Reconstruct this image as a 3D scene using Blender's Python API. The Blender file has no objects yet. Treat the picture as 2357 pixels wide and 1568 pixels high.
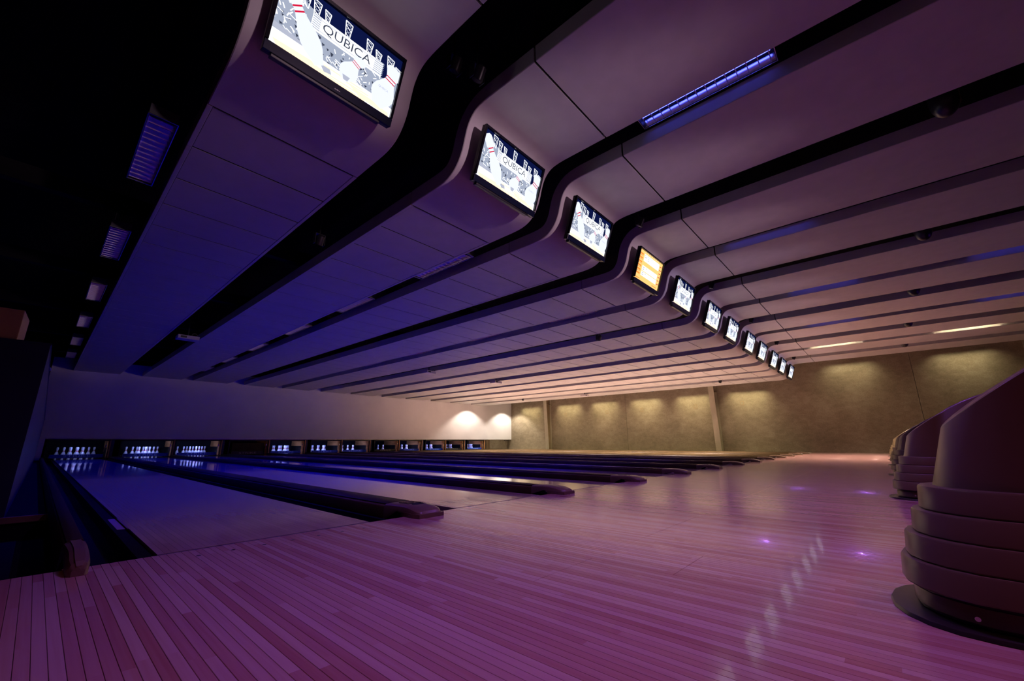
import bpy, bmesh, math, random
from mathutils import Vector, Matrix
random.seed(7)
S = bpy.context.scene
C = S.collection
PI = math.pi

# ------------------------------------------------------------------ camera
cam_d = bpy.data.cameras.new('camera'); cam = bpy.data.objects.new('camera', cam_d); C.objects.link(cam)
S.camera = cam
cam_d.sensor_width = 36.0; cam_d.lens = 36.0*944.8/2357.0; cam_d.clip_start = .02; cam_d.clip_end = 200
yaw, pitch, roll = .8447, .2428, .0039
fwd = Vector((math.sin(yaw)*math.cos(pitch), math.cos(yaw)*math.cos(pitch), math.sin(pitch)))
rgt = Vector((math.cos(yaw), -math.sin(yaw), 0)); dwn = -(rgt.cross(fwd))
r2 = rgt*math.cos(roll)+dwn*math.sin(roll); d2 = -rgt*math.sin(roll)+dwn*math.cos(roll)
m = Matrix(((r2.x, -d2.x, -fwd.x), (r2.y, -d2.y, -fwd.y), (r2.z, -d2.z, -fwd.z))).to_4x4()
m.translation = Vector((0, 0, .494)); cam.matrix_world = m

# ------------------------------------------------------------------ world, exposure
W = bpy.data.worlds.new('world'); S.world = W; W.use_nodes = True
W.node_tree.nodes['Background'].inputs[0].default_value = (.10, .06, .14, 1)
W.node_tree.nodes['Background'].inputs[1].default_value = .02
S.view_settings.view_transform = 'Standard'; S.view_settings.look = 'None'
S.view_settings.exposure = 0; S.view_settings.gamma = 1; S.view_settings.use_curve_mapping = False

# ------------------------------------------------------------------ layout
FOUL = 2.573
P, ALT = 1.664, .118
def lane_x(i): return .985 + i*P + ALT*(i % 2)
LW = 1.054
def cap_x(i):
    if i == 0: return .194
    if i == 12: return 20.305
    return (lane_x(i-1)+lane_x(i))/2
def wide(i): return i % 2 == 1            # caps with the ball track, middle of a lane pair
ZL, ZU = 2.93, 3.545                      # undersides of the baffles, over lanes / over approach
HW = .59                                  # half width of a baffle
WALLX, MASKY = 22.87, 20.4

# ------------------------------------------------------------------ lamps
def lamp(name, kind, loc, col, e, size=None, aim=None, spread=None, sizey=None, blend=.5, cone=60):
    d = bpy.data.lights.new(name, kind); o = bpy.data.objects.new(name, d); C.objects.link(o)
    d.color = col; d.energy = e; o.location = loc
    if kind == 'AREA':
        d.shape = 'RECTANGLE'; d.size = size; d.size_y = sizey or size
        if spread: d.spread = math.radians(spread)
    else:
        d.shadow_soft_size = size or 0
    if kind == 'SPOT': d.spot_size = math.radians(cone); d.spot_blend = blend
    if aim is not None:
        o.rotation_euler = (Vector(aim)-Vector(loc)).to_track_quat('-Z', 'Y').to_euler()
    return o
# colour x power of each set of lamps
GC = dict(
    wash_a=(0.36, 0.315, 0.18), wash_b=(0.21, 0.185, 0.11), side=(0, 0, 0), mask_r=(1, 0.9, 0.76),
    blue_l=(0, 0, 0.16), blue_m=(0, 0, 1.9), back_fill_l=(0, 0, 0), back_fill_r=(0.01, 0, 0.04),
    over_l=(0.175, 0.06, 0.46), over_m=(0.05, 0.02, 0.12), over_r=(2.4, 1.7, 1.4), face_l=(3.6, 2.3, 3),
    face_r=(2.8, 2, 3.2), near_l=(0.23, 0.055, 0.05), near_r=(0.12, 0.03, 0.06), lane_l=(0, 0, 1.35),
    lane_m=(0.1, 0.05, 1.3), lane_r=(13.5, 10.3, 9.2), mask_l=(0, 0, 0.06), mask_m=(0, 0, 0))
def glamp(g, name, kind, loc, e, **k):
    c = GC[g]; mx_ = max(c)
    if mx_ <= 0: return
    return lamp(name, kind, loc, tuple(v/mx_ for v in c), e*mx_, **k)
# wall washers between the last baffle and the concrete wall
for y in (4.8, 7.4, 10.05, 12.7, 15.3, 18.5):
    glamp('wash_a', 'wall_washer', 'AREA', (22.52, y, 3.2), 60, size=1.6, sizey=.1, aim=(22.85, y, 0), spread=86)
for y in (.75, -2.65):
    glamp('wash_b', 'wall_washer', 'AREA', (22.45, y, 4.0), 60, size=1.5, sizey=.14, aim=(22.9, y, .6), spread=110)
for y in (-3.5, -1.5, 1., 3.3, 5.9, 8.5, 11., 13.6, 16.2, 18.8):
    glamp('side', 'side_downlight', 'SPOT', (21.3, y, 3.3), 300, size=0, aim=(21.4, y, 0), cone=90, blend=.8)
for x, e in ((18.51, 1.2), (21.9, 1.2)):
    glamp('mask_r', 'mask_downlight', 'SPOT', (x, 19.35, 3.04), 290*e, size=.02, aim=(x+.02, 19.75, 0), cone=116, blend=.4)
for x in (.22, 3.54):
    for y in (6.4, 9., 11.5, 14., 16.5, 19.):
        glamp('blue_l', 'violet_tube', 'SPOT', (x, y, 2.86), 150, size=0, aim=(x, y-.3, 0), cone=85, blend=.6)
for x in (3.54, 6.87):
    for y in (5.6, 7.8, 10.):
        glamp('blue_m', 'violet_tube', 'SPOT', (x, y, 2.86), 150, size=0, aim=(x, y+.3, 0), cone=80, blend=.8)
glamp('back_fill_l', 'back_fill', 'AREA', (3.5, -4.4, 1.7), 200, size=7, sizey=.4, aim=(3.5, 3, 3.3), spread=85)
glamp('back_fill_r', 'back_fill', 'AREA', (13.5, -4.4, 1.7), 200, size=11, sizey=.4, aim=(13.5, 3, 3.3), spread=85)  # unseen wide fill added behind the camera for soft ambient light
for i in range(12):
    glamp('face_l' if i < 4 else 'face_r', 'bend_fill', 'SPOT', (lane_x(i)+1.0, -4.3, 2.25), 300 if i else 170, size=.12, aim=(lane_x(i)-.12, 2.45, 3.24), cone=16, blend=1)  # unseen narrow spots added to brighten the baffle bends around the monitors
for x in (.1, 1.876, 3.5): glamp('near_l', 'approach_fill', 'SPOT', (x, -1.9, 3.52), 200, size=0, aim=(x, -1., 0), cone=110, blend=1)  # added fill for the foreground floor, here and next line; no fixture there
for x in (8.53, 11.86, 15.19): glamp('near_r', 'approach_fill', 'SPOT', (x, -1.9, 3.52), 200, size=0, aim=(x, -1., 0), cone=110, blend=1)
for g, xs in (('over_l', (1.876, 5.2)), ('over_m', (8.53, 11.86)), ('over_r', (15.19, 18.5))):
    for x in xs:
        for y in (.4, 1.3): glamp(g, 'approach_fill', 'SPOT', (x, y, 3.52), 200, size=0, aim=(x, y+.2, 0), cone=120, blend=1)  # unseen spots added in the wide gaps to light the approach floor
for g, xs in (('lane_l', (1.876, 5.2)), ('lane_m', (8.53, 11.86)), ('lane_r', (15.19, 18.5))):
    for x in xs:
        for y in (5.8, 9.2, 12.8, 16.5): glamp(g, 'lane_bounce_fill', 'SPOT', (x, y, 2.90), 200, size=0, aim=(x, y, 0), cone=104, blend=.8)  # unseen spots added so the lanes bounce light up to the baffles
for g, xs in (('mask_l', (1.876, 5.2, 8.53)), ('mask_m', (11.86, 15.19))):
    for x in xs: glamp(g, 'mask_fill', 'SPOT', (x, 18.2, 2.85), 100, size=0, aim=(x, 20.4, 1.9), cone=130, blend=.9)  # added wash for the dim masking wall, not a visible fixture
# pit tubes above the pins
for i in range(12):
    if i == 3: continue
    lamp('pit_tube', 'AREA', (lane_x(i), 20.58, .60), (.25, .32, 1.0), 2.5 if i in (0, 7, 10) else 7, .35, (lane_x(i), 21.3, .2), 150, .04)

for i in range(12):
    lamp('bay_warm_fill', 'SPOT', (lane_x(i)-.35, 20.75, .50), (1, .62, .3), .9 if i > 3 else .35, 0, (lane_x(i)+.72, 20.9, .42), cone=75, blend=.8)  # unseen warm fill added in each bay to brighten the plywood

# ------------------------------------------------------------------ materials
def mat(name, base=(.5, .5, .5), rough=.5, metal=0, emit=None, es=1, spec=.5, coat=0, coatr=.05):
    m = bpy.data.materials.new(name); m.use_nodes = True
    b = m.node_tree.nodes['Principled BSDF']
    b.inputs['Base Color'].default_value = (*base, 1); b.inputs['Roughness'].default_value = rough
    b.inputs['Metallic'].default_value = metal; b.inputs['Specular IOR Level'].default_value = spec
    b.inputs['Coat Weight'].default_value = coat; b.inputs['Coat Roughness'].default_value = coatr
    if emit: b.inputs['Emission Color'].default_value = (*emit, 1); b.inputs['Emission Strength'].default_value = es
    return m
def nd(m, t, **k):
    n = m.node_tree.nodes.new(t)
    for a, v in k.items(): setattr(n, a, v)
    return n
def lk(m, a, b): m.node_tree.links.new(a, b)
def math_(m, op, a, b=None, c=None):
    n = nd(m, 'ShaderNodeMath', operation=op)
    for i, v in enumerate((a, b, c)):
        if v is None: continue
        if isinstance(v, (int, float)): n.inputs[i].default_value = v
        else: lk(m, v, n.inputs[i])
    return n.outputs[0]
def ramp(m, src, stops):
    r = nd(m, 'ShaderNodeValToRGB'); e = r.color_ramp.elements
    while len(e) > 1: e.remove(e[-1])
    e[0].position = stops[0][0]; e[0].color = (*stops[0][1], 1)
    for p, c in stops[1:]:
        x = e.new(p); x.color = (*c, 1)
    lk(m, src, r.inputs[0]); return r.outputs[0]
def noisy(m, c1, c2, scale=3, stretch=(1, 1, 1), detail=4, bump=0, rr=None):
    b = m.node_tree.nodes['Principled BSDF']
    g = nd(m, 'ShaderNodeNewGeometry'); mp = nd(m, 'ShaderNodeMapping'); mp.inputs['Scale'].default_value = stretch
    lk(m, g.outputs['Position'], mp.inputs[0])
    n = nd(m, 'ShaderNodeTexNoise'); n.inputs['Scale'].default_value = scale; n.inputs['Detail'].default_value = detail
    lk(m, mp.outputs[0], n.inputs[0])
    lk(m, ramp(m, n.outputs[0], [(.3, c1), (.7, c2)]), b.inputs['Base Color'])
    if bump:
        bp = nd(m, 'ShaderNodeBump'); bp.inputs['Strength'].default_value = bump; bp.inputs['Distance'].default_value = .01
        lk(m, n.outputs[0], bp.inputs['Height']); lk(m, bp.outputs[0], b.inputs['Normal'])
    if rr:
        mr = nd(m, 'ShaderNodeMapRange'); mr.inputs[3].default_value = rr[0]; mr.inputs[4].default_value = rr[1]
        lk(m, n.outputs[0], mr.inputs[0]); lk(m, mr.outputs[0], b.inputs['Roughness'])
    return m
def wood(name, tones, rough, bw, coat=0.0, seg=1.1):
    m = mat(name, rough=rough, coat=coat)
    b = m.node_tree.nodes['Principled BSDF']
    g = nd(m, 'ShaderNodeNewGeometry'); s = nd(m, 'ShaderNodeSeparateXYZ'); lk(m, g.outputs['Position'], s.inputs[0])
    bi = math_(m, 'FLOOR', math_(m, 'DIVIDE', s.outputs[0], bw))
    wn = nd(m, 'ShaderNodeTexWhiteNoise', noise_dimensions='1D'); lk(m, bi, wn.inputs['W'])
    yy = math_(m, 'FLOOR', math_(m, 'ADD', math_(m, 'DIVIDE', s.outputs[1], seg), math_(m, 'MULTIPLY', wn.outputs[0], 7.3)))
    cb = nd(m, 'ShaderNodeCombineXYZ'); lk(m, bi, cb.inputs[0]); lk(m, yy, cb.inputs[1])
    w2 = nd(m, 'ShaderNodeTexWhiteNoise', noise_dimensions='2D'); lk(m, cb.outputs[0], w2.inputs['Vector'])
    mp = nd(m, 'ShaderNodeMapping'); mp.inputs['Scale'].default_value = (90, 2.2, 1)
    ad = nd(m, 'ShaderNodeVectorMath', operation='ADD'); lk(m, g.outputs['Position'], ad.inputs[0])
    sc = nd(m, 'ShaderNodeVectorMath', operation='SCALE'); lk(m, w2.outputs['Color'], sc.inputs[0]); sc.inputs['Scale'].default_value = 9
    lk(m, sc.outputs[0], ad.inputs[1]); lk(m, ad.outputs[0], mp.inputs[0])
    n = nd(m, 'ShaderNodeTexNoise'); n.inputs['Scale'].default_value = 1; n.inputs['Detail'].default_value = 5
    lk(m, mp.outputs[0], n.inputs[0])
    mix = math_(m, 'ADD', math_(m, 'MULTIPLY', w2.outputs[0], .55), math_(m, 'MULTIPLY', n.outputs[0], .45))
    lk(m, ramp(m, mix, tones), b.inputs['Base Color'])
    n2 = nd(m, 'ShaderNodeTexNoise'); n2.inputs['Scale'].default_value = 2.5; lk(m, g.outputs['Position'], n2.inputs[0])
    mr = nd(m, 'ShaderNodeMapRange'); mr.inputs[3].default_value = rough*.75; mr.inputs[4].default_value = rough*1.3
    lk(m, n2.outputs[0], mr.inputs[0]); lk(m, mr.outputs[0], b.inputs['Roughness'])
    return m
M = {}
M['strip'] = noisy(mat('strip_white', rough=.55), (.42, .405, .40), (.46, .445, .44), 6, bump=.02)
M['fascia'] = noisy(mat('fascia_white', rough=.5), (.42, .38, .38), (.50, .46, .45), 5)
M['gap'] = noisy(mat('black_ceiling', rough=.9, spec=.1), (.006, .006, .008), (.012, .011, .013), 3)
M['black'] = mat('black_plastic', (.012, .012, .014), .35)
M['blackgloss'] = mat('black_gloss', (.006, .006, .01), .12)
M['darkwall'] = noisy(mat('dark_wall', rough=.9, spec=.1), (.010, .008, .008), (.03, .022, .018), 2)
M['mask'] = noisy(mat('mask_white', rough=.6), (.60, .57, .58), (.66, .63, .63), 1.2)
M['board'] = wood('approach_maple', [(.15, (.46, .20, .17)), (.42, (.55, .30, .26)), (.6, (.60, .38, .34)), (.9, (.68, .48, .44))], .17, .027, 0.3)
M['lane'] = wood('lane_maple', [(.1, (.46, .34, .28)), (.5, (.50, .38, .31)), (.9, (.55, .43, .35))], .05, .027, .25, 3.0)
M['cap'] = noisy(mat('cap_grey', rough=.62, spec=.12), (.075, .048, .018), (.11, .075, .03), 4)
M['nose'] = noisy(mat('nose_tan', rough=.3), (.15, .10, .06), (.20, .135, .085), 5)
M['captop'] = noisy(mat('cap_top', rough=.5, spec=.15), (.030, .019, .006), (.05, .034, .012), 5)
M['gutter'] = mat('gutter_black', (.006, .006, .007), .75, spec=.12)
M['steel'] = mat('steel', (.55, .55, .56), .25, 1)
M['pin'] = mat('pin_white', (.85, .85, .85), .22)
M['red'] = mat('pin_red', (.65, .03, .05), .3)
M['bluepaint'] = noisy(mat('navy_panel', rough=.45), (.018, .024, .07), (.03, .04, .10), 2)
M['tan'] = noisy(mat('tan_box', rough=.6), (.80, .60, .20), (.88, .66, .24), 3)
M['tanwood'] = noisy(mat('raw_wood_edge', rough=.6), (.22, .12, .06), (.36, .22, .11), 8, (1, .2, 1))
M['carpet'] = noisy(mat('dark_carpet', rough=.95, spec=.05), (.012, .008, .012), (.02, .014, .018), 30)
M['return'] = noisy(mat('return_shell', rough=.30), (.14, .105, .055), (.165, .125, .065), 3)
M['returndark'] = mat('return_base', (.03, .026, .022), .3)
M['sweep'] = mat('sweep_blue', (.02, .07, .55), .35)
M['letter'] = mat('sweep_letter', (.30, .48, 1.0), .4)
M['greyletter'] = mat('grey_letter', (.25, .23, .2), .4)
M['ply'] = noisy(mat('pinsetter_plywood', rough=.5), (.60, .25, .07), (.92, .45, .15), 9, (1, .15, 1))
M['louvre'] = mat('louvre_aluminium', (.92, .90, .92), .22, 1)
M['housing'] = mat('light_housing', (.06, .06, .07), .5, .3)
M['tubeoff'] = mat('tube_glass_unlit', (.45, .45, .5), .15)
M['tubeblue'] = mat('tube_lit_violet', (.2, .2, .9), .3, emit=(.07, .09, 1.0), es=8)
M['tubewarm'] = mat('tube_lit_warm', (.9, .8, .6), .3, emit=(1, .78, .45), es=450)
M['proj'] = mat('projector_shell', (.48, .44, .46), .4)
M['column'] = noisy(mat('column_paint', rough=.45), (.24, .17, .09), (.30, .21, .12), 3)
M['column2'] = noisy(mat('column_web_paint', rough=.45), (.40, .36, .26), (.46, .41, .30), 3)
M['palefloor'] = noisy(mat('pale_screed', rough=.6), (.55, .52, .46), (.65, .62, .55), 2)
M['sticker'] = mat('sticker_paper', (.45, .38, .42), .6)
M['dot'] = mat('dot_dark', (.03, .01, .02), .4)
M['bezelblue'] = mat('monitor_bezel', (.008, .012, .035), .18)
# concrete with trowel clouds and scratches
m = mat('concrete', rough=.6); M['concrete'] = m
b = m.node_tree.nodes['Principled BSDF']; g = nd(m, 'ShaderNodeNewGeometry')
def cn(scale, st, det=6, dist=0):
    mp = nd(m, 'ShaderNodeMapping'); mp.inputs['Scale'].default_value = st; lk(m, g.outputs['Position'], mp.inputs[0])
    n = nd(m, 'ShaderNodeTexNoise'); n.inputs['Scale'].default_value = scale; n.inputs['Detail'].default_value = det
    n.inputs['Distortion'].default_value = dist; lk(m, mp.outputs[0], n.inputs[0]); return n.outputs[0]
a1 = cn(.8, (1, 1, 1), 6, .6); a2 = cn(5, (1, .8, 1.3), 8, .4); a3 = cn(25, (1, 1, 1), 5)
mixv = math_(m, 'ADD', math_(m, 'ADD', math_(m, 'MULTIPLY', a1, .38), math_(m, 'MULTIPLY', a2, .34)), math_(m, 'MULTIPLY', a3, .28))
col = ramp(m, mixv, [(.34, (.17, .13, .085)), (.5, (.25, .20, .135)), (.66, (.34, .285, .205))])
sc_ = cn(2.2, (1, 1, 1), 2, 3.5)
ln = ramp(m, sc_, [(.498, (0, 0, 0)), (.5, (1, 1, 1)), (.502, (0, 0, 0))])
a4 = cn(.9, (1, 1, 1), 1)
mk = math_(m, 'MULTIPLY', math_(m, 'GREATER_THAN', a4, .60), .35)
mx = nd(m, 'ShaderNodeMix', data_type='RGBA'); lk(m, math_(m, 'MULTIPLY', ln, mk), mx.inputs[0])
lk(m, col, mx.inputs[6]); mx.inputs[7].default_value = (.55, .48, .34, 1); lk(m, mx.outputs[2], b.inputs['Base Color'])
bp = nd(m, 'ShaderNodeBump'); bp.inputs['Strength'].default_value = .25; bp.inputs['Distance'].default_value = .01
lk(m, a2, bp.inputs['Height']); lk(m, bp.outputs[0], b.inputs['Normal'])
def emis(name, c, s):
    m = bpy.data.materials.new(name); m.use_nodes = True; nt = m.node_tree; nt.nodes.clear()
    e = nt.nodes.new('ShaderNodeEmission'); e.inputs[0].default_value = (*c, 1); e.inputs[1].default_value = s
    o = nt.nodes.new('ShaderNodeOutputMaterial'); nt.links.new(e.outputs[0], o.inputs[0]); return m
SC = [emis('screen_navy', (.004, .008, .06), 1.0), emis('screen_white', (.93, .95, 1.0), 1.5), emis('screen_grey', (.40, .45, .58), 1.0),
      emis('screen_wood', (1.0, .78, .55), 1.4), emis('screen_red', (.75, .01, .05), 1.0), emis('screen_pin', (.82, .86, 1.0), 1.15),
      emis('screen_ink', (.05, .06, .10), 1.0), emis('screen_shadow', (.50, .53, .66), 1.0), emis('screen_yellow', (1.0, .62, .20), 1.2),
      emis('screen_orange', (1.0, .30, .05), 1.1), emis('screen_peach', (1.0, .60, .30), 1.3)]
NAVY, WHITE, GREY, WOODC, REDC, PINC, INK, SHAD, YEL, ORG, PEACH = range(11)

# ------------------------------------------------------------------ helpers
def tag(o, label=None, cat=None, group=None, kind=None):
    if label: o['label'] = label
    if cat: o['category'] = cat
    if group: o['group'] = group
    if kind: o['kind'] = kind
    return o
def thing(name, label, cat, loc=(0, 0, 0), rz=0, group=None):
    o = bpy.data.objects.new(name, None); C.objects.link(o); o.empty_display_size = .1
    o.location = loc; o.rotation_euler = (0, 0, rz); return tag(o, label, cat, group)
def mesh_of(bm, mats, smooth=False, name='mesh', rc=True):
    if rc: bmesh.ops.recalc_face_normals(bm, faces=bm.faces)
    me = bpy.data.meshes.new(name); bm.to_mesh(me); bm.free()
    for x in (mats if isinstance(mats, (list, tuple)) else [mats]): me.materials.append(x)
    if smooth:
        for p in me.polygons: p.use_smooth = True
        try: me.set_sharp_from_angle(angle=math.radians(35))
        except Exception: pass
    return me
def obj(name, bm, mats, parent=None, smooth=False, loc=None, rc=True):
    me = bm if isinstance(bm, bpy.types.Mesh) else mesh_of(bm, mats, smooth, name, rc)
    o = bpy.data.objects.new(name, me); C.objects.link(o)
    if parent: o.parent = parent
    if loc: o.location = loc
    return o
def struct(name, bm, mats, smooth=False): return tag(obj(name, bm, mats, None, smooth), kind='structure')
def copy_tree(o, parent=None):
    c = o.copy(); C.objects.link(c)
    if parent: c.parent = parent
    for ch in list(o.children): copy_tree(ch, c)
    return c
def bx(bm, x0, x1, y0, y1, z0, z1, bev=0, mi=0):
    v = [bm.verts.new(p) for p in ((x0, y0, z0), (x1, y0, z0), (x1, y1, z0), (x0, y1, z0), (x0, y0, z1), (x1, y0, z1), (x1, y1, z1), (x0, y1, z1))]
    fs = [bm.faces.new([v[i] for i in q]) for q in ((3, 2, 1, 0), (4, 5, 6, 7), (0, 1, 5, 4), (1, 2, 6, 5), (2, 3, 7, 6), (3, 0, 4, 7))]
    for f in fs: f.material_index = mi
    if bev:
        es = list({e for f in fs for e in f.edges}); r = bmesh.ops.bevel(bm, geom=es, offset=bev, segments=2, affect='EDGES', profile=.6)
        for f in r['faces']: f.material_index = mi
    return fs
def box(*a, **k):
    bm = bmesh.new(); bx(bm, *a, **k); return bm
def loft(bm, rings, close=True, cap=True, mi=0):
    vs = [[bm.verts.new(p) for p in r] for r in rings]; n = len(vs[0])
    for a, b in zip(vs, vs[1:]):
        for i in range(n if close else n-1):
            f = bm.faces.new((a[i], a[(i+1) % n], b[(i+1) % n], b[i])); f.material_index = mi
    if cap:
        for r in (vs[0], vs[-1]):
            f = bm.faces.new(r); f.material_index = mi
    return vs
def lathe(bm, prof, cx=0, cy=0, n=16, mi=0, mfun=None):
    vs = [[bm.verts.new((cx+r*math.cos(2*PI*k/n), cy+r*math.sin(2*PI*k/n), z)) for k in range(n)] for r, z in prof]
    for j, (a, b) in enumerate(zip(vs, vs[1:])):
        for i in range(n):
            f = bm.faces.new((a[i], a[(i+1) % n], b[(i+1) % n], b[i])); f.material_index = mfun(j) if mfun else mi
    bm.faces.new(list(reversed(vs[0]))).material_index = mfun(0) if mfun else mi
    bm.faces.new(vs[-1]).material_index = mfun(len(vs)-2) if mfun else mi
def tube(bm, pts, r, n=8, mi=0):
    rings = []
    for i, p in enumerate(pts):
        p = Vector(p); a = Vector(pts[max(0, i-1)]); b_ = Vector(pts[min(len(pts)-1, i+1)]); t = (b_-a).normalized()
        u = t.orthogonal().normalized() if i == 0 else (u - t*u.dot(t)).normalized()
        w = t.cross(u); rings.append([p+u*r*math.cos(2*PI*k/n)+w*r*math.sin(2*PI*k/n) for k in range(n)])
    loft(bm, rings, mi=mi)
def text_mesh(s, size, mats, depth=.001):
    cu = bpy.data.curves.new('txt', 'FONT'); cu.body = s; cu.size = size; cu.extrude = depth; cu.align_x = 'CENTER'; cu.align_y = 'CENTER'; cu.resolution_u = 3
    o = bpy.data.objects.new('txt', cu); me = bpy.data.meshes.new_from_object(o)
    bpy.data.objects.remove(o); me.materials.clear(); me.materials.append(mats); return me
ORD = ['first', 'second', 'third', 'fourth', 'fifth', 'sixth', 'seventh', 'eighth', 'ninth', 'tenth', 'eleventh', 'twelfth', 'thirteenth']
def nth(i): return ORD[i] + ' from the left'

# ------------------------------------------------------------------ room shell
BACKY = -6.5
fl = struct('floor', box(-1.8, WALLX, BACKY, FOUL-.012, -.16, -.012), M['gap'])
BW = .027
def board_mesh(y0, y1):
    bm = bmesh.new(); h = BW/2-.0005
    pr = [(-h, -.012), (-h, -.0006), (-h+.0006, 0), (h-.0006, 0), (h, -.0006), (h, -.012)]
    loft(bm, [[(x, y0, z) for x, z in pr], [(x, y1, z) for x, z in pr]])
    return mesh_of(bm, M['board'], name='board')
JG = .0008
bms = {'A': board_mesh(BACKY+4.6, FOUL-.012), 'B1': board_mesh(BACKY+4.6, 1.05-JG), 'B2': board_mesh(1.05+JG, FOUL-.012),
       'C1': board_mesh(BACKY+4.6, .695-JG), 'C2': board_mesh(.695+JG, FOUL-.012)}
k0, k1 = -24, 112
for k in range(k0, k1):
    x = (k+.5)*BW
    ks = ('A',) if x < 1.3 else (('C1', 'C2') if 1.70 < x < 2.04 else ('B1', 'B2'))
    for q in ks: obj('board', bms[q], None, fl, loc=(x, 0, 0))
bm = bmesh.new()
h = BW/2-.0005
pr = [(-h, -.012), (-h, -.0006), (-h+.0006, 0), (h-.0006, 0), (h, -.0006), (h, -.012)]
k = k1
while (k+1)*BW < WALLX:
    x = (k+.5)*BW
    for ya, yb in ((BACKY+4.6, 1.05-JG), (1.05+JG, FOUL-.012)):
        loft(bm, [[(x+a, ya, z) for a, z in pr], [(x+a, yb, z) for a, z in pr]], cap=False)
    k += 1
tag(obj('far_boards', bm, M['board'], fl), kind='stuff')
struct('floor_concourse', box(-1.8, WALLX, BACKY, BACKY+4.59, -.011, 0), M['carpet'])
struct('floor_lane_bed', box(-1.8, WALLX, FOUL, 22.6, -.30, -.16), M['gap'])
struct('ceiling', box(-1.8, WALLX, BACKY, 22.6, 4.55, 4.7), M['gap'])
w = struct('wall_left', box(-1.95, -1.8, BACKY, 22.6, -.3, 4.7), M['darkwall'])
struct('wall_back', box(-1.8, WALLX, BACKY-.15, BACKY, -.3, 4.7), M['darkwall'])
struct('wall_front', box(-1.8, WALLX, 22.6, 22.75, -.3, 4.7), M['darkwall'])
wr = bpy.data.objects.new('wall_right', None); C.objects.link(wr); wr['kind'] = 'structure'
for y0, y1 in ((BACKY, -1.2), (-1.188, 11.30), (11.315, 22.6)):
    obj('concrete_panel', box(WALLX, WALLX+.2, y0, y1, -.3, 4.7), M['concrete'], wr)
obj('joint_backing', box(WALLX+.03, WALLX+.19, -1.19, -1.185, -.3, 4.7), M['gap'], wr)
obj('joint_backing', box(WALLX+.03, WALLX+.19, 11.30, 11.315, -.3, 4.7), M['column'], wr)
# faint rectangular patches where the lifting anchors were filled
for j, (y, z) in enumerate(((17.81, 2.27), (15.6, 2.23), (12.56, 2.25), (10.32, 2.27), (7.32, 2.29), (5.09, 2.33))):
    bm = bmesh.new()
    for a in (-.085, .06): bx(bm, WALLX-.004, WALLX+.01, y+a, y+a+.025, z-.10, z+.10)
    for a in (-.10, .075): bx(bm, WALLX-.004, WALLX+.01, y-.06, y+.06, z+a, z+a+.025)
    obj('anchor_patch', bm, M['column'], wr)
struct('floor_side', box(20.40, WALLX, FOUL, 20.7, -.16, -.004), M['palefloor'])
# raised walkway left of lane 1
struct('floor_walkway', box(-1.8, .145, 4.72, 20.3, -.159, -.03), M['carpet'])
struct('trim_1', box(-1.8, .15, 4.70, 4.72, -.05, -.005, bev=.004), M['tanwood'])

# masking wall above the pins
mw = bpy.data.objects.new('wall_masking', None); C.objects.link(mw); mw['kind'] = 'structure'
obj('mask_panel', box(-.11, WALLX-.001, MASKY, MASKY+.05, .67, 3.33), M['mask'], mw)
obj('mask_panel', box(-.11, .17, MASKY, MASKY+.05, -.02, .67), M['mask'], mw)
bm = bmesh.new(); bx(bm, .18, 20.5, MASKY-.012, MASKY+.03, .645, .668); obj('mask_edge', bm, M['steel'], mw)
obj('mask_hook', box(22.1, 22.5, MASKY-.05, MASKY+.03, .60, .63, bev=.004), M['black'], mw)
bm = bmesh.new(); bx(bm, 20.5, WALLX-.001, 20.75, 20.8, -.15, .67); obj('lower_wall', bm, M['concrete'], mw)
bm = bmesh.new()
for k in range(9): bx(bm, 20.55+k*.05, 20.575+k*.05, 20.72, 20.76, -.15, .66)
tag(obj('duct_ribs', bm, M['column'], mw), kind='stuff')

# ------------------------------------------------------------------ columns on the concrete wall
def column(y, label, d0=.34, d1=.62):
    t = thing('steel_column', label, 'column', (WALLX, y, 0), 0, 'steel portal columns')
    def fl_(x0b, x1b, x0t, x1t, hy, m_, nm):
        bm = bmesh.new(); z0, z1 = -.02, 4.5
        loft(bm, [[(x0b, -hy, z0), (x1b, -hy, z0), (x1b, hy, z0), (x0b, hy, z0)], [(x0t, -hy, z1), (x1t, -hy, z1), (x1t, hy, z1), (x0t, hy, z1)]])
        obj(nm, bm, m_, t)
    fl_(-d0, -d0+.02, -d1, -d1+.02, .13, M['column2'], 'front_flange')
    fl_(-.022, -.002, -.022, -.002, .13, M['column2'], 'rear_flange')
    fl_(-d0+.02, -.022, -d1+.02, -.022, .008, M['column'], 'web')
    for z in (2.95,):
        d = d0+(d1-d0)*(z/4.5)
        obj('stiffener', box(-d+.03, -.022, -.12, -.008, z, z+.02), M['column'], t)
        obj('stiffener', box(-d+.03, -.022, .008, .12, z, z+.02), M['column'], t)
column(16.9, 'tapered steel column on the concrete wall, nearest the white masking wall')
column(6.32, 'tapered steel column on the concrete wall, behind the last lane divisions')
column(-4.3, 'tapered steel column at the right edge of the photo, high above the ball returns')

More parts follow.
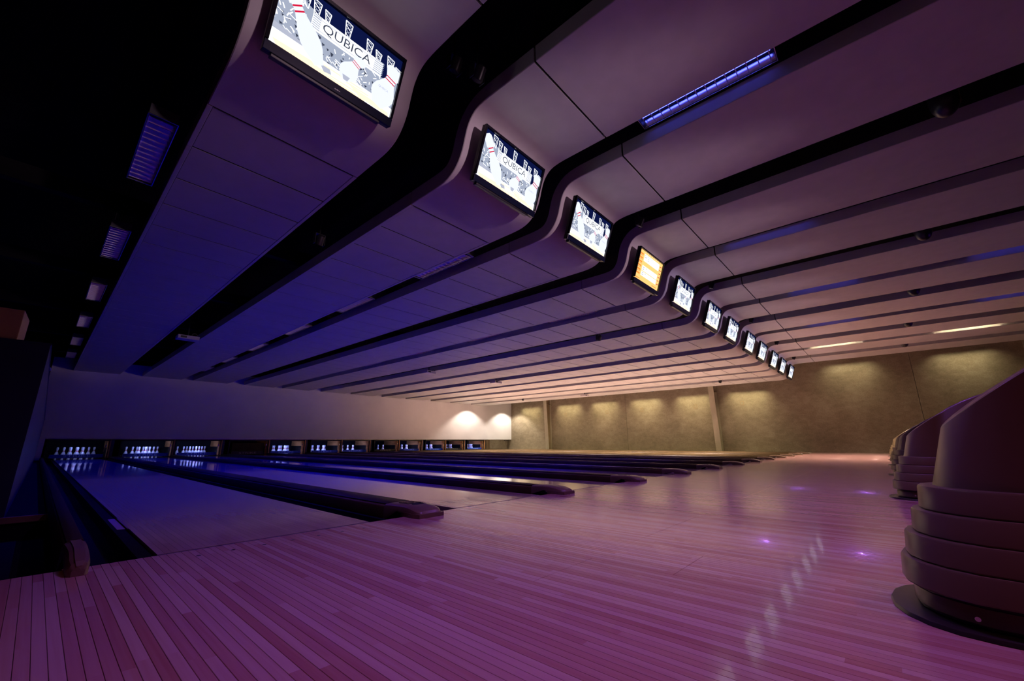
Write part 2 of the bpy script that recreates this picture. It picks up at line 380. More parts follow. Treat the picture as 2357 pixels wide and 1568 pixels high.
# ------------------------------------------------------------------ ceiling baffles
key = [(1.68, 3.545), (2.1, 3.545), (2.25, 3.541), (2.36, 3.52), (2.43, 3.47), (2.48, 3.395), (2.515, 3.29), (2.55, 3.17), (2.61, 3.06),
       (2.69, 2.985), (2.79, 2.945), (2.92, 2.931), (3.1, 2.93), (3.345, 2.93)]
def catmull(pts, n=4):
    out = []
    for i in range(len(pts)-1):
        p0 = Vector(pts[max(0, i-1)]); p1 = Vector(pts[i]); p2 = Vector(pts[i+1]); p3 = Vector(pts[min(len(pts)-1, i+2)])
        for k in range(n):
            t = k/n
            out.append(.5*((2*p1)+(p2-p0)*t+(2*p0-5*p1+4*p2-p3)*t*t+(3*p1-p0-3*p2+p3)*t**3))
    out.append(Vector(pts[-1])); return out
prof = catmull(key)
TH = .155
def s_panel():
    nrm = []
    for i in range(len(prof)):
        a = prof[max(0, i-1)]; b_ = prof[min(len(prof)-1, i+1)]; t = (b_-a).normalized(); nrm.append(Vector((-t.y, t.x)))
    bm = bmesh.new(); rings = []
    e = .006
    for p, n in zip(prof, nrm):
        q = lambda x, s: (x, p.x+n.x*s, p.y+n.y*s)
        rings.append([q(-HW+e, 0), q(HW-e, 0), q(HW, e), q(HW, TH), q(HW-.018, TH), q(HW-.018, .02), q(-HW+.018, .02), q(-HW+.018, TH), q(-HW, TH), q(-HW, e)])
    loft(bm, rings)
    for f in bm.faces: f.material_index = 0
    return mesh_of(bm, M['strip'], True, 'curved_panel')
def channel(y0, y1, z, name):
    bm = bmesh.new(); e = .005; rings = []
    for y in (y0, y1):
        rings.append([(-HW+e, y, z), (HW-e, y, z), (HW, y, z+e), (HW, y, z+TH), (HW-.018, y, z+TH), (HW-.018, y, z+.02), (-HW+.018, y, z+.02), (-HW+.018, y, z+TH), (-HW, y, z+TH), (-HW, y, z+e)])
    loft(bm, rings); return mesh_of(bm, M['strip'], False, name)
me_s = s_panel(); me_r = channel(BACKY+.2, 1.66, ZU, 'rear_panel')
def fascia_mesh(s, y0, y1):
    bm = bmesh.new(); x0, x1 = sorted((s*(HW-.035), s*HW)); bx(bm, x0, x1, y0, y1, ZL, ZL+TH, bev=.004); return mesh_of(bm, M['strip'], False, 'fascia')
fm = {}
YB = MASKY-.004
for s in (-1, 1):
    for q, (a, b_) in enumerate(((3.357, 4.0), (4.004, YB))): fm[s, q] = fascia_mesh(s, a, b_)
PL = .634
me_p = mesh_of(box(-HW+.038, HW-.038, .010, PL-.010, ZL+.003, ZL+.009, bev=.001), M['strip'], name='lane_panel')
me_b = mesh_of(box(-HW+.036, HW-.036, 3.36, YB, ZL+.0095, ZL+.016), M['gap'], name='panel_backing')
for i in range(12):
    t = thing('ceiling_baffle', 'S-shaped white ceiling baffle over the %s lane from the left' % ORD[i], 'ceiling panel', (lane_x(i), 0, 0), 0, 'long white ceiling baffles')
    obj('rear_panel', me_r, None, t); obj('curved_panel', me_s, None, t)
    for s in (-1, 1):
        for q in (0, 1): obj('fascia', fm[s, q], None, t)
    obj('panel_backing', me_b, None, t)
    y = 3.357; k = 0
    while y+PL < YB-.05:
        obj('lane_panel', me_p, None, t, loc=(0, y, 0)); y += PL
    last = box(-HW+.038, HW-.038, y+.006, YB, ZL+.003, ZL+.009)
    obj('lane_panel', last, M['strip'], t)

# black joists in the void above, seen in the gaps
for k, y in enumerate((6.5, 9.5, 12.5, 15.5, 18.5)):
    struct('trim_%d' % (k+2), box(-1.79, WALLX-.01, y, y+.12, 3.25, 3.45), M['gap'])

# ------------------------------------------------------------------ monitors
def screen_mesh(kind):
    """flat picture, drawn as thin coloured shapes; u to the right, v downwards, x = across, z = up"""
    bm = bmesh.new(); Wd, Hd = .86, .485
    L = [0]
    def poly(pts, mi):
        L[0] += 1
        y = -.0004*L[0] if L[0] < 60 else -.0245
        vs = [bm.verts.new(((u-.5)*Wd, y, (.5-v)*Hd)) for u, v in pts]
        f = bm.faces.new(vs); f.material_index = mi
        f.normal_update()
        if f.normal.y > 0: f.normal_flip()
    lay = [0]
    def many(list_, mi):
        L[0] += 1; y = -.0004*L[0]
        for pts in list_:
            vs = [bm.verts.new(((u-.5)*Wd, y, (.5-v)*Hd)) for u, v in pts]
            f = bm.faces.new(vs); f.material_index = mi; f.normal_update()
            if f.normal.y > 0: f.normal_flip()
    def bar(a, b_, w_):
        a = Vector(a); b_ = Vector(b_); t = (b_-a).normalized(); n = Vector((-t.y, t.x))*w_; n.x *= .56
        return [a+n, b_+n, b_-n, a-n]
    poly([(0, 0), (1, 0), (1, 1), (0, 1)], NAVY if kind == 'pins' else YEL)
    if kind == 'pins':
        rnd = random.Random(3)
        poly([(0, .10), (.24, .22), (.24, .84), (0, .84)], GREY)
        poly([(.24, .48), (.84, .47), (1, .40), (1, .84), (.24, .84)], GREY)
        # trusses above the banner
        tr = []; tg_ = []
        for cx, wd_, tp in ((.13, .07, .02), (.22, .06, .06), (.31, .05, .10), (.47, .06, .03), (.66, .06, .06), (.75, .06, .12), (.86, .07, .08), (.95, .05, .16)):
            l0, l1 = (cx, tp), (cx+.02, .26); r0, r1 = (cx+wd_, tp+.02), (cx+wd_-.005, .26)
            tr += [bar(l0, l1, .006), bar(r0, r1, .006), bar(l0, r0, .006)]
            for q in range(4):
                f0 = q/4; f1 = (q+1)/4
                pl = lambda f: (l0[0]+(l1[0]-l0[0])*f, l0[1]+(l1[1]-l0[1])*f)
                pr_ = lambda f: (r0[0]+(r1[0]-r0[0])*f, r0[1]+(r1[1]-r0[1])*f)
                (tr if q % 2 else tg_).append(bar(pl(f0), pr_(f1), .006)); tg_.append(bar(pr_(f0), pl(f1), .005))
        many(tg_, GREY)
        many(tr, WHITE)
        tri = []; lin = []
        for q in range(90):
            u = rnd.uniform(.01, .97); v = rnd.uniform(.49, .79)
            if True:
                s_ = rnd.uniform(.012, .03); tri.append([(u, v), (u+s_, v+s_*.3), (u+s_*.4, v+s_*1.6)])
        many(tri, INK)
        for q in range(60):
            u = rnd.uniform(0, .95); v = rnd.uniform(.46, .78); lin.append(bar((u, v), (u+rnd.uniform(-.05, .07), v+rnd.uniform(.02, .07)), .006))
        for q in range(34):
            u = rnd.uniform(0, .2); v = rnd.uniform(.16, .66); lin.append(bar((u, v), (u+rnd.uniform(-.03, .04), v+rnd.uniform(.03, .08)), .008))
        many(lin, WHITE)
        poly([(0, .70), (.22, .745), (.22, .80), (0, .78)], SHAD)
        poly([(0, .79), (.3, .79), (.85, .80), (1, .84), (1, 1), (0, 1)], WHITE)
        many([bar((rnd.uniform(.02, .8), v), (rnd.uniform(.2, .99), v+.01), .012) for v in (.84, .87, .9, .93, .96, .98)], WOODC)
        many([[(.02, .92), (.3, .90), (.5, .99), (.05, .99)], [(.6, .88), (.98, .93), (.99, .99), (.7, .97)]], WOODC)
        poly([(.235, .25), (.84, .25), (.84, .48), (.235, .48)], WHITE)
        many([bar((.24, .285), (.835, .285), .004), bar((.24, .445), (.835, .445), .004)], SHAD)
        many([bar((.24, .26+.03*q), (.30, .27+.03*q), .006) for q in range(7)] + [bar((.76, .26+.03*q), (.85, .26+.03*q), .006) for q in range(7)], GREY)
    else:
        for q in range(6): poly([(.03, .12+q*.125), (.17, .12+q*.125), (.17, .17+q*.125), (.03, .17+q*.125)], ORG)
        for a, b_ in ((.10, .33), (.47, .63), (.655, .80)): poly([(.21, a), (.86, a), (.86, b_), (.21, b_)], WHITE)
        many([bar((.23+.09*q, .14), (.26+.09*q, .14), .012) for q in range(4)] + [bar((.24, v), (.30, v), .012) for v in (.20, .52, .58, .69, .75)] + [bar((.36, v), (.40, v), .01) for v in (.20, .26, .52, .69)], GREY)
        many([bar((.89, .16+q*.12), (.97, .16+q*.12), .012) for q in range(6)] + [bar((.03, .20+q*.125), (.16, .20+q*.125), .005) for q in range(5)], REDC)
        many([[(.21+q*.09, .03), (.26+q*.09, .03), (.26+q*.09, .07), (.21+q*.09, .07)] for q in range(7)], PEACH)
        many([bar((.05, .92), (.2, .92), .014), bar((.72, .9), (.92, .9), .012)], ORG)
    if kind == 'pins':
        PRF = [(0, .027), (.03, .046), (.09, .055), (.15, .052), (.22, .042), (.30, .032), (.36, .034), (.45, .046), (.58, .066), (.70, .074), (.80, .068), (.92, .046), (1, .034)]
        def pin(head, base, wid, rings=True):
            h_ = Vector((head[0]*1.777, head[1])); b_ = Vector((base[0]*1.777, base[1])); ax = b_-h_; n = Vector((-ax.y, ax.x)).normalized()
            def pt(t, w_, s): p = h_+ax*t+n*w_*s*wid; return (min(max(p.x/1.777, 0), 1), min(max(p.y, 0), 1))
            poly([pt(t, w_, 1) for t, w_ in PRF]+[pt(t, w_, -1) for t, w_ in reversed(PRF)], PINC)
            if rings:
                for a in (.27, .34): many([[pt(a, .033, 1), pt(a, .033, -1), pt(a+.022, .034, -1), pt(a+.022, .034, 1)]], REDC)
        poly([(.36, .86), (.44, .86), (.46, .92), (.40, .94)], SHAD)
        pin((.03, .10), (.36, .90), 2.0); pin((.66, .40), (.545, .86), 1.9); pin((.965, .20), (.86, .92), 2.6)
        poly([(.535, .80), (.60, .80), (.585, .87), (.55, .87)], SHAD)
    def addtext(s, size, cu_, cv_, rot, mi, sx=1.0):
        me = text_mesh(s, size, None, 0); L[0] += 1; y = -.0004*L[0]-.0004
        vs = [bm.verts.new(((cu_-.5)*Wd+(v.co.x*math.cos(rot)-v.co.y*math.sin(rot))*sx, y, (.5-cv_)*Hd+v.co.x*math.sin(rot)+v.co.y*math.cos(rot))) for v in me.vertices]
        for p in me.polygons:
            try: f = bm.faces.new([vs[a] for a in p.vertices]); f.material_index = mi; f.normal_update(); (f.normal_flip() if f.normal.y > 0 else None)
            except ValueError: pass
        bpy.data.meshes.remove(me)
    if kind == 'pins':
        addtext('QUBICA', .085, .52, .365, 0, INK, 1.12); addtext('QUBICA', .022, .885, .62, -.05, SHAD)
        L[0] += 1; y = -.0004*L[0]
        me_t = None
    return mesh_of(bm, SC, name='screen', rc=False)
scr = {'pins': screen_mesh('pins'), 'score': screen_mesh('score')}
logo = text_mesh('QUBICA', .012, M['steel'], .0004)
tilt = math.atan2(.157, .472)
for i in range(12):
    nm = 'flat monitor showing pins' if i != 3 else 'flat monitor showing yellow score table'
    t = thing('monitor', nm + ', above the %s lane from the left' % ORD[i], 'monitor', (lane_x(i)-.04, 2.43, 3.155), 0, 'lane monitors under the ceiling bend')
    t.rotation_euler = (tilt*-1*-1, 0, 0)
    bm = bmesh.new(); bx(bm, -.45, .45, 0, .035, -.285, .262, bev=.004); obj('casing', bm, M['black'], t)
    bm = bmesh.new()
    for a in ((-.45, -.43, -.215, .262), (.43, .45, -.215, .262), (-.43, .43, .24, .262)): bx(bm, a[0], a[1], -.026, .001, a[2], a[3])
    obj('bezel', bm, M['blackgloss'], t)
    obj('lower_bezel', box(-.45, .45, -.026, .001, -.285, -.222, bev=.003), M['bezelblue'], t)
    bm = bmesh.new(); bx(bm, -.40, .36, -.02, .03, -.305, -.285, bev=.004); obj('speaker_bar', bm, M['black'], t)
    s_ = obj('screen', scr['score' if i == 3 else 'pins'], None, t, loc=(0, -.001, .0115)); s_.scale = (1, 1, 1) if i == 3 else (1, 1, .95)
    l_ = obj('maker_badge', logo, None, t, loc=(.02, -.0268, -.262)); l_.rotation_euler = (PI/2, 0, 0); l_.scale = (.9, .7, 1)
    bm = bmesh.new()
    for sx in (-.18, .14): bx(bm, sx, sx+.04, .035, .085, -.15, .15)
    bx(bm, -.2, .2, .08, .09, -.12, .12); obj('bracket', bm, M['black'], t)

# ------------------------------------------------------------------ louvred lights
def light_parts(lit):
    t = bpy.data.objects.new('louvre_light', None)
    bm = bmesh.new(); w_, l_, h_ = .09, .6, .09
    for a in ((-w_, -w_+.004, -l_, l_), (w_-.004, w_, -l_, l_), (-w_+.004, w_-.004, -l_, -l_+.004), (-w_+.004, w_-.004, l_-.004, l_)): bx(bm, a[0], a[1], a[2], a[3], 0, h_)
    bx(bm, -w_, w_, -l_, l_, h_, h_+.004)
    hs = mesh_of(bm, M['housing'], name='housing')
    bm = bmesh.new(); bx(bm, -w_-.006, w_+.006, -l_-.006, -l_, -.004, .004); bx(bm, -w_-.006, w_+.006, l_, l_+.006, -.004, .004)
    bx(bm, -w_-.006, -w_, -l_, l_, -.004, .004); bx(bm, w_, w_+.006, -l_, l_, -.004, .004)
    rim = mesh_of(bm, M['louvre'], name='rim')
    bm = bmesh.new()   # curved cross blade
    n = 6; r = []
    for z, th in (((.002, .004), (.02, .002), (.045, .001)) if lit == 1 else ((.002, .0008), (.015, .002), (.03, .006), (.044, .012))):
        r.append([(-w_+.006, -th, z), (w_-.006, -th, z), (w_-.006, th, z), (-w_+.006, th, z)])
    loft(bm, r); bl = mesh_of(bm, M['louvre'], name='blade')
    bm = bmesh.new()
    for s in (-1, 1):
        rr = []
        for x, z in (((.084, .004), (.076, .02), (.068, .04), (.060, .07)) if lit == 1 else ((.085, .002), (.080, .016), (.074, .034), (.070, .055))): rr.append([(s*x, -l_+.006, z), (s*x, l_-.006, z)])
        loft(bm, rr, close=False, cap=False)
    rf = mesh_of(bm, M['louvre'], True, name='reflector')
    bm = bmesh.new(); tube(bm, [(0, -l_+.03, .066), (0, l_-.03, .066)], .008)
    tb = mesh_of(bm, {0: M['tubeoff'], 1: M['tubeblue'], 2: M['tubewarm']}[lit], True, name='tube')
    return [('housing', hs), ('rim', rim), ('reflector', rf), ('tube', tb)], bl
LP = {k: light_parts(k) for k in (0, 1, 2)}
def louvre(x, y, z, label, lit=0, group=None):
    t = thing('louvre_light', label, 'ceiling light', (x, y, z), 0, group)
    pts, bl = LP[lit]
    for n, me in pts: obj(n, me, None, t)
    for k in range(14): obj('blade', bl, None, t, loc=(0, -.56+k*1.12/13, 0))
    obj('hanger', box(-.005, .005, -.4, -.39, .09, 4.56-z), M['black'], t); obj('hanger', box(-.005, .005, .39, .4, .09, 4.56-z), M['black'], t)
NEAR = ['nearest the camera', 'second nearest', 'third nearest', 'fourth nearest', 'fifth nearest, small', 'farthest, right before the white wall']
LY = [4.49, 7.07, 9.68, 12.3, 14.87, 17.35]
for k, y in enumerate(LY):
    louvre(.218, y, 3.0, 'louvred light left of the first ceiling baffle, ' + NEAR[k], 0, 'louvred lights along the dark left side')
for k, y in enumerate(LY):
    louvre(3.49, y, 3.0, 'louvred light between second and third baffles, ' + NEAR[k], 0, 'louvred lights between second and third baffles')
for k, y in enumerate(LY[:4]):
    louvre(6.86, y, 3.0, 'louvred light between fourth and fifth baffles, ' + NEAR[k], 0, 'louvred lights between fourth and fifth baffles')
louvre(3.59, .78, 3.70, 'lit blue louvred light beside the second baffle above the approach', 1)
for y, q in ((.5, 'nearer the monitors'), (-2.2, 'farther right')):
    louvre(10.246, y, 3.70, 'lit blue louvred light between sixth and seventh baffles, ' + q, 1, 'lit blue lights above the approach')
louvre(6.91, .9, 3.70, 'lit blue louvred light between fourth and fifth baffles above the approach', 1, 'lit blue lights above the approach')
for y, q in ((.6, 'nearer the monitors'), (-2.6, 'farther right')):
    louvre(13.574, y, 3.70, 'lit blue louvred light between eighth and ninth baffles, ' + q, 1, 'lit blue lights above the approach')
louvre(16.90, .82, 3.77, 'lit warm white light between tenth and eleventh baffles, nearer monitors', 2, 'warm white lights between tenth and eleventh baffles')
louvre(16.90, -2.2, 3.77, 'lit warm white light between tenth and eleventh baffles, farther right', 2, 'warm white lights between tenth and eleventh baffles')

# ------------------------------------------------------------------ lanes
lm = mesh_of(box(-BW/2+.0003, BW/2-.0003, FOUL+.012, 21.75, -.055, 0), M['lane'], name='board')
# foul line strip, dark
for i in range(12):
    t = thing('bowling_lane', 'maple bowling lane, %s' % nth(i), 'bowling lane', (lane_x(i), 0, 0), 0, 'bowling lanes')
    if i == 0:
        for k in range(39): obj('board', lm, None, t, loc=((k-19)*BW, 0, 0))
    else:
        obj('lane_surface', box(-LW/2, LW/2, FOUL+.012, 21.75, -.055, 0, bev=.001), M['lane'], t)
    obj('foul_line', box(-LW/2, LW/2, FOUL-.010, FOUL+.010, -.05, -.0015), mat('foul_blue', (.012, .015, .06), .3) if i == 0 else bpy.data.materials['foul_blue'], t)
    obj('lane_bed', box(-LW/2+.01, LW/2-.01, FOUL+.012, 21.7, -.159, -.056), M['gap'], t)
# approach dots
bm0 = bmesh.new(); lathe(bm0, [(.0095, -.002), (.0095, .0006)], n=14); dm = mesh_of(bm0, M['dot'], name='dot')
for i in range(3):
    for k in range(-3, 4): obj('approach_dot', dm, None, fl, loc=(lane_x(i)+k*5*BW, 2.42, 0))

# gutters
def gutter_mesh(w_):
    bm = bmesh.new(); rings = []
    pr = []
    for k in range(11):
        a = PI*k/10; pr.append((-math.cos(a)*w_/2*.86, -.035-.075*math.sin(a)**.8))
    pr = [(-w_/2, -.03)]+pr+[(w_/2, -.03)]
    inner = pr; outer = [(x, z-.006) for x, z in reversed(pr)]
    for y in (FOUL+.005, 20.43): rings.append([(x, y, z) for x, z in inner+outer])
    loft(bm, rings); return mesh_of(bm, M['gutter'], True, 'gutter')
gm = gutter_mesh(.222)
for i in range(12):
    for s, nm in ((-1, 'left'), (1, 'right')):
        o = obj('gutter', gm, None, None, loc=(lane_x(i)+s*(LW/2+.112), 0, 0))
        tag(o, 'black channel gutter along the %s side of the %s lane from the left' % (nm, ORD[i]), 'gutter', 'lane gutters')
st = obj('paper_sticker', box(.418, .455, 3.58, 4.10, -.0145, -.0125), M['sticker'])
st.parent = None; tag(st, 'pale rectangular sticker on the edge strip beside the first lane', 'sticker')
o = obj('gutter_edge_strip', box(.40, .457, FOUL+.005, 20.43, -.029, -.0148), M['gutter']); tag(o, 'black flat strip along the left edge of the first lane', 'edge strip')

# ------------------------------------------------------------------ lane division caps
def cap(i):
    x = cap_x(i); wd = wide(i)
    if i == 0: hw = .039
    elif i == 12: hw = .07
    else: hw = .125 if wd else .10
    top = .066 if i else .075
    if i == 0: lb = 'narrow grey division cap left of the first lane, with a worn nose'
    elif wd: lb = 'broad grey division cap with a vented nose, right of the %s lane from the left' % ORD[i-1]
    else: lb = 'slim grey division cap right of the %s lane from the left' % ORD[i-1]
    t = thing('division_cap', lb, 'lane divider', (x, 0, 0), 0, 'lane division caps')
    yn = 2.80
    zb_ = -.05 if (wd or i in (0, 12)) else -.018
    if zb_ > -.03: obj('cap_stem', box(-.018, .018, FOUL+.01, MASKY, -.158, -.019), M['gutter'], t)
    bm = bmesh.new(); pr = [(-hw, zb_), (-hw, top-.03), (-hw+.006, top-.018), (-hw+.022, top-.012), (hw-.022, top-.012), (hw-.006, top-.018), (hw, top-.03), (hw, zb_)]
    loft(bm, [[(a, y, z) for a, z in pr] for y in (yn, MASKY)]); obj('cap_body', bm, M['cap'], t, True)
    tw = hw-.026 if i else hw-.012
    bm = bmesh.new(); pr = [(-tw, top-.013), (-tw, top-.004), (-tw+.008, top), (0, top+.002), (tw-.008, top), (tw, top-.004), (tw, top-.013)]
    loft(bm, [[(a, y, z) for a, z in pr] for y in (yn+.002, MASKY)]); obj('cap_cover', bm, M['captop'], t, True)
    # nose, rounded in plan and side view
    hn = {True: .112, False: .098}[wd] if i else .034
    bm = bmesh.new(); rings = []
    N = 10
    for k in range(N+1):
        u = k/N; y = yn - .38*u; 
        w_ = hw + (hn-hw)*min(1, u*1.4)
        endr = 1 - max(0, (u-.86)/.14)**2*.16
        w_ *= endr
        tz = top + (.006*math.sin(u*PI)) - (.022*max(0, (u-.55)/.45)**2)
        zb = -.05 if u < .40 else .0
        if u >= .40: zb = max(.0, .028*(1-(u-.4)/.5)) if u < .9 else 0
        if u < .40: zb = zb_+(.028-zb_)*u/.4
        c_ = .012
        rings.append([(-w_, y, zb), (-w_, y, tz-.030), (-w_+c_*.5, y, tz-.012), (-w_+c_*1.6, y, tz-.004), (-w_*.45, y, tz), (w_*.45, y, tz), (w_-c_*1.6, y, tz-.004), (w_-c_*.5, y, tz-.012), (w_, y, tz-.030), (w_, y, zb)])
    y = 2.408; w_ = rings[-1][-1][0]-.010; tz = top-.022
    rings.append([(-w_, y, 0), (-w_, y, tz-.034), (-w_+.006, y, tz-.026), (-w_+.016, y, tz-.020), (-w_*.45, y, tz-.016), (w_*.45, y, tz-.016), (w_-.016, y, tz-.020), (w_-.006, y, tz-.026), (w_, y, tz-.034), (w_, y, 0)])
    loft(bm, rings); obj('nose', bm, M['nose'], t, True)
    if i:
        bm = bmesh.new(); w_ = hn+.004
        rr = [[(-w_, 2.60, .0), (-w_, 2.60, .030), (w_, 2.60, .030), (w_, 2.60, .0)], [(-w_, 2.46, .0), (-w_, 2.46, .027), (w_, 2.46, .027), (w_, 2.46, .0)],
              [(-w_+.014, 2.40, .0), (-w_+.014, 2.40, .025), (w_-.014, 2.40, .025), (w_-.014, 2.40, .0)]]
        loft(bm, rr); obj('bumper', bm, M['return'], t, False)
    if wd:
        g = obj('vent_grille', box(-.055, .055, 2.60, 2.72, top+.0045, top+.009, bev=.002), M['black'], t)
        bm = bmesh.new()
        for a in range(9):
            for b_ in range(7): bx(bm, -.048+a*.0115, -.043+a*.0115, 2.610+b_*.015, 2.616+b_*.015, top+.0085, top+.0105)
        tag(obj('grille_studs', bm, M['return'], g), kind='stuff')
        bm = bmesh.new(); loft(bm, [[(-.045, 2.545, top+.001), (.045, 2.545, top+.001), (.045, 2.575, top+.006), (-.045, 2.575, top+.006)], [(-.045, 2.545, top+.003), (.045, 2.545, top+.003), (.045, 2.575, top+.010), (-.045, 2.575, top+.010)]])
        obj('hand_slot', bm, M['black'], t)
    bm = bmesh.new(); bmesh.ops.create_uvsphere(bm, u_segments=8, v_segments=6, radius=.004, matrix=Matrix.Translation((-hn-.002, 2.50, .016)))
    obj('screw', bm, M['steel'], t, True)
for i in range(13): cap(i)

# ------------------------------------------------------------------ pins
PINP = [(.0258, 0), (.0285, .02), (.0365, .057), (.0460, .086), (.0575, .114), (.0600, .127), (.0575, .149), (.0460, .184), (.0320, .216), (.0235, .241), (.0230, .254), (.0250, .280), (.0300, .318), (.0323, .343), (.0310, .360), (.0240, .373), (.0120, .380)]
def pin_mesh():
    bm = bmesh.new(); lathe(bm, PINP, n=16); return mesh_of(bm, M['pin'], True, 'pin_body')
def ring_mesh(z0, z1):
    def R(z):
        for (r0, a), (r1, b_) in zip(PINP, PINP[1:]):
            if a <= z <= b_: return r0+(r1-r0)*(z-a)/(b_-a)
    bm = bmesh.new(); n = 16; vs = []
    for z in (z0, (z0+z1)/2, z1): vs.append([bm.verts.new(((R(z)+.0008)*math.cos(2*PI*k/n), (R(z)+.0008)*math.sin(2*PI*k/n), z)) for k in range(n)])
    for a, b_ in zip(vs, vs[1:]):
        for k in range(n): bm.faces.new((a[k], a[(k+1) % n], b_[(k+1) % n], b_[k]))
    return mesh_of(bm, M['red'], True, 'red_band')
pm, rm1, rm2 = pin_mesh(), ring_mesh(.228, .240), ring_mesh(.250, .264)
HEADY = 20.86; DZ = .0
spots = []
rows = [[0], [-1, 1], [-2, 0, 2], [-3, -1, 1, 3]]
POSN = {0: ['head pin at the front'], 1: ['left pin of the second row', 'right pin of the second row'],
        2: ['left pin of the third row', 'middle pin of the third row', 'right pin of the third row'],
        3: ['outer left pin of the back row', 'inner left pin of the back row', 'inner right pin of the back row', 'outer right pin of the back row']}
pt = thing('bowling_pin', 'x', 'bowling pin')
obj('pin_body', pm, None, pt); obj('neck_band', rm1, None, pt); obj('neck_band', rm2, None, pt)
first = True
for i in range(12):
    if i == 3: continue
    for r, row in enumerate(rows):
        for q, cx_ in enumerate(row):
            o = pt if first else copy_tree(pt); first = False
            o.location = (lane_x(i)+cx_*.1524, HEADY+r*.264, 0); o.rotation_euler.z = random.random()*6
            o['label'] = 'white bowling pin, %s on the %s lane from left' % (POSN[r][q], ORD[i])
            o['group'] = 'bowling pins on the %s lane' % ORD[i]

# ------------------------------------------------------------------ pinsetters
word = text_mesh('STRIKE', .115, M['letter'], .001); word2 = text_mesh('STRIKE', .115, M['greyletter'], .001)
for i in range(12):
    x = lane_x(i)
    pale = i in (3, 7, 10)
    t = thing('pinsetter', 'black pinsetter bay with wooden side at the end of the %s lane from left' % ORD[i], 'pinsetter', (x, 20.46, 0), 0, 'pinsetter bays under the white wall')
    obj('left_frame', box(-.765, -.735, .02, 1.9, -.10, .64), M['black'], t)
    obj('right_frame', box(.735, .765, .02, 1.9, -.10, .64), M['black'], t)
    obj('frame_edge', box(.738, .765, -.02, .02, .02, .62, bev=.003), M['ply'], t)
    if i % 2 == 0: obj('frame_panel', box(.77, .85, -.01, .03, .0, .62, bev=.003), M['bluepaint'], t)
    obj('top_beam', box(-.765, .765, .02, .10, .585, .64), M['black'], t)
    obj('rear_curtain', box(-.73, .73, 1.5, 1.53, -.10, .64), M['gap'], t)
    # wooden kickback on the right, with a dark opening
    bm = bmesh.new(); bx(bm, .715, .734, .10, 1.5, .36, .60); bx(bm, .715, .734, .10, .34, .0, .36); obj('wooden_kickback', bm, M['ply'], t)
    obj('pit_side', box(.72, .734, .34, 1.5, 0, .36), M['black'], t)
    bm = bmesh.new(); tube(bm, [(.66, .06, .60), (.655, .06, .44), (.63, .05, .30), (.62, .05, .22)], .012); obj('lift_arm', bm, M['tan'], t, True)
    obj('arm_joint', box(.64, .675, .045, .075, .38, .45, bev=.003), M['steel'], t)
    sy = .14
    if i == 3:
        obj('sweep_board', box(-.60, .60, sy, sy+.02, .03, .16, bev=.003), M['black'], t)
        obj('lowered_guard', box(-.60, .60, sy+.01, sy+.03, .16, .50, bev=.003), M['captop'], t)
    else:
        obj('sweep_board', box(-.64, .64, sy, sy+.02, .03, .145, bev=.003), M['sweep'] if not pale else M['black'], t)
    w_ = obj('lettering', word2 if pale else word, None, t, loc=(0, sy-.0012, .09)); w_.rotation_euler = (PI/2, 0, 0); w_.scale = (1.9, .85, 1)
    obj('sweep_arm', box(-.66, -.64, sy, sy+.5, .05, .08), M['steel'], t); obj('sweep_arm', box(.64, .66, sy, sy+.5, .05, .08), M['steel'], t)

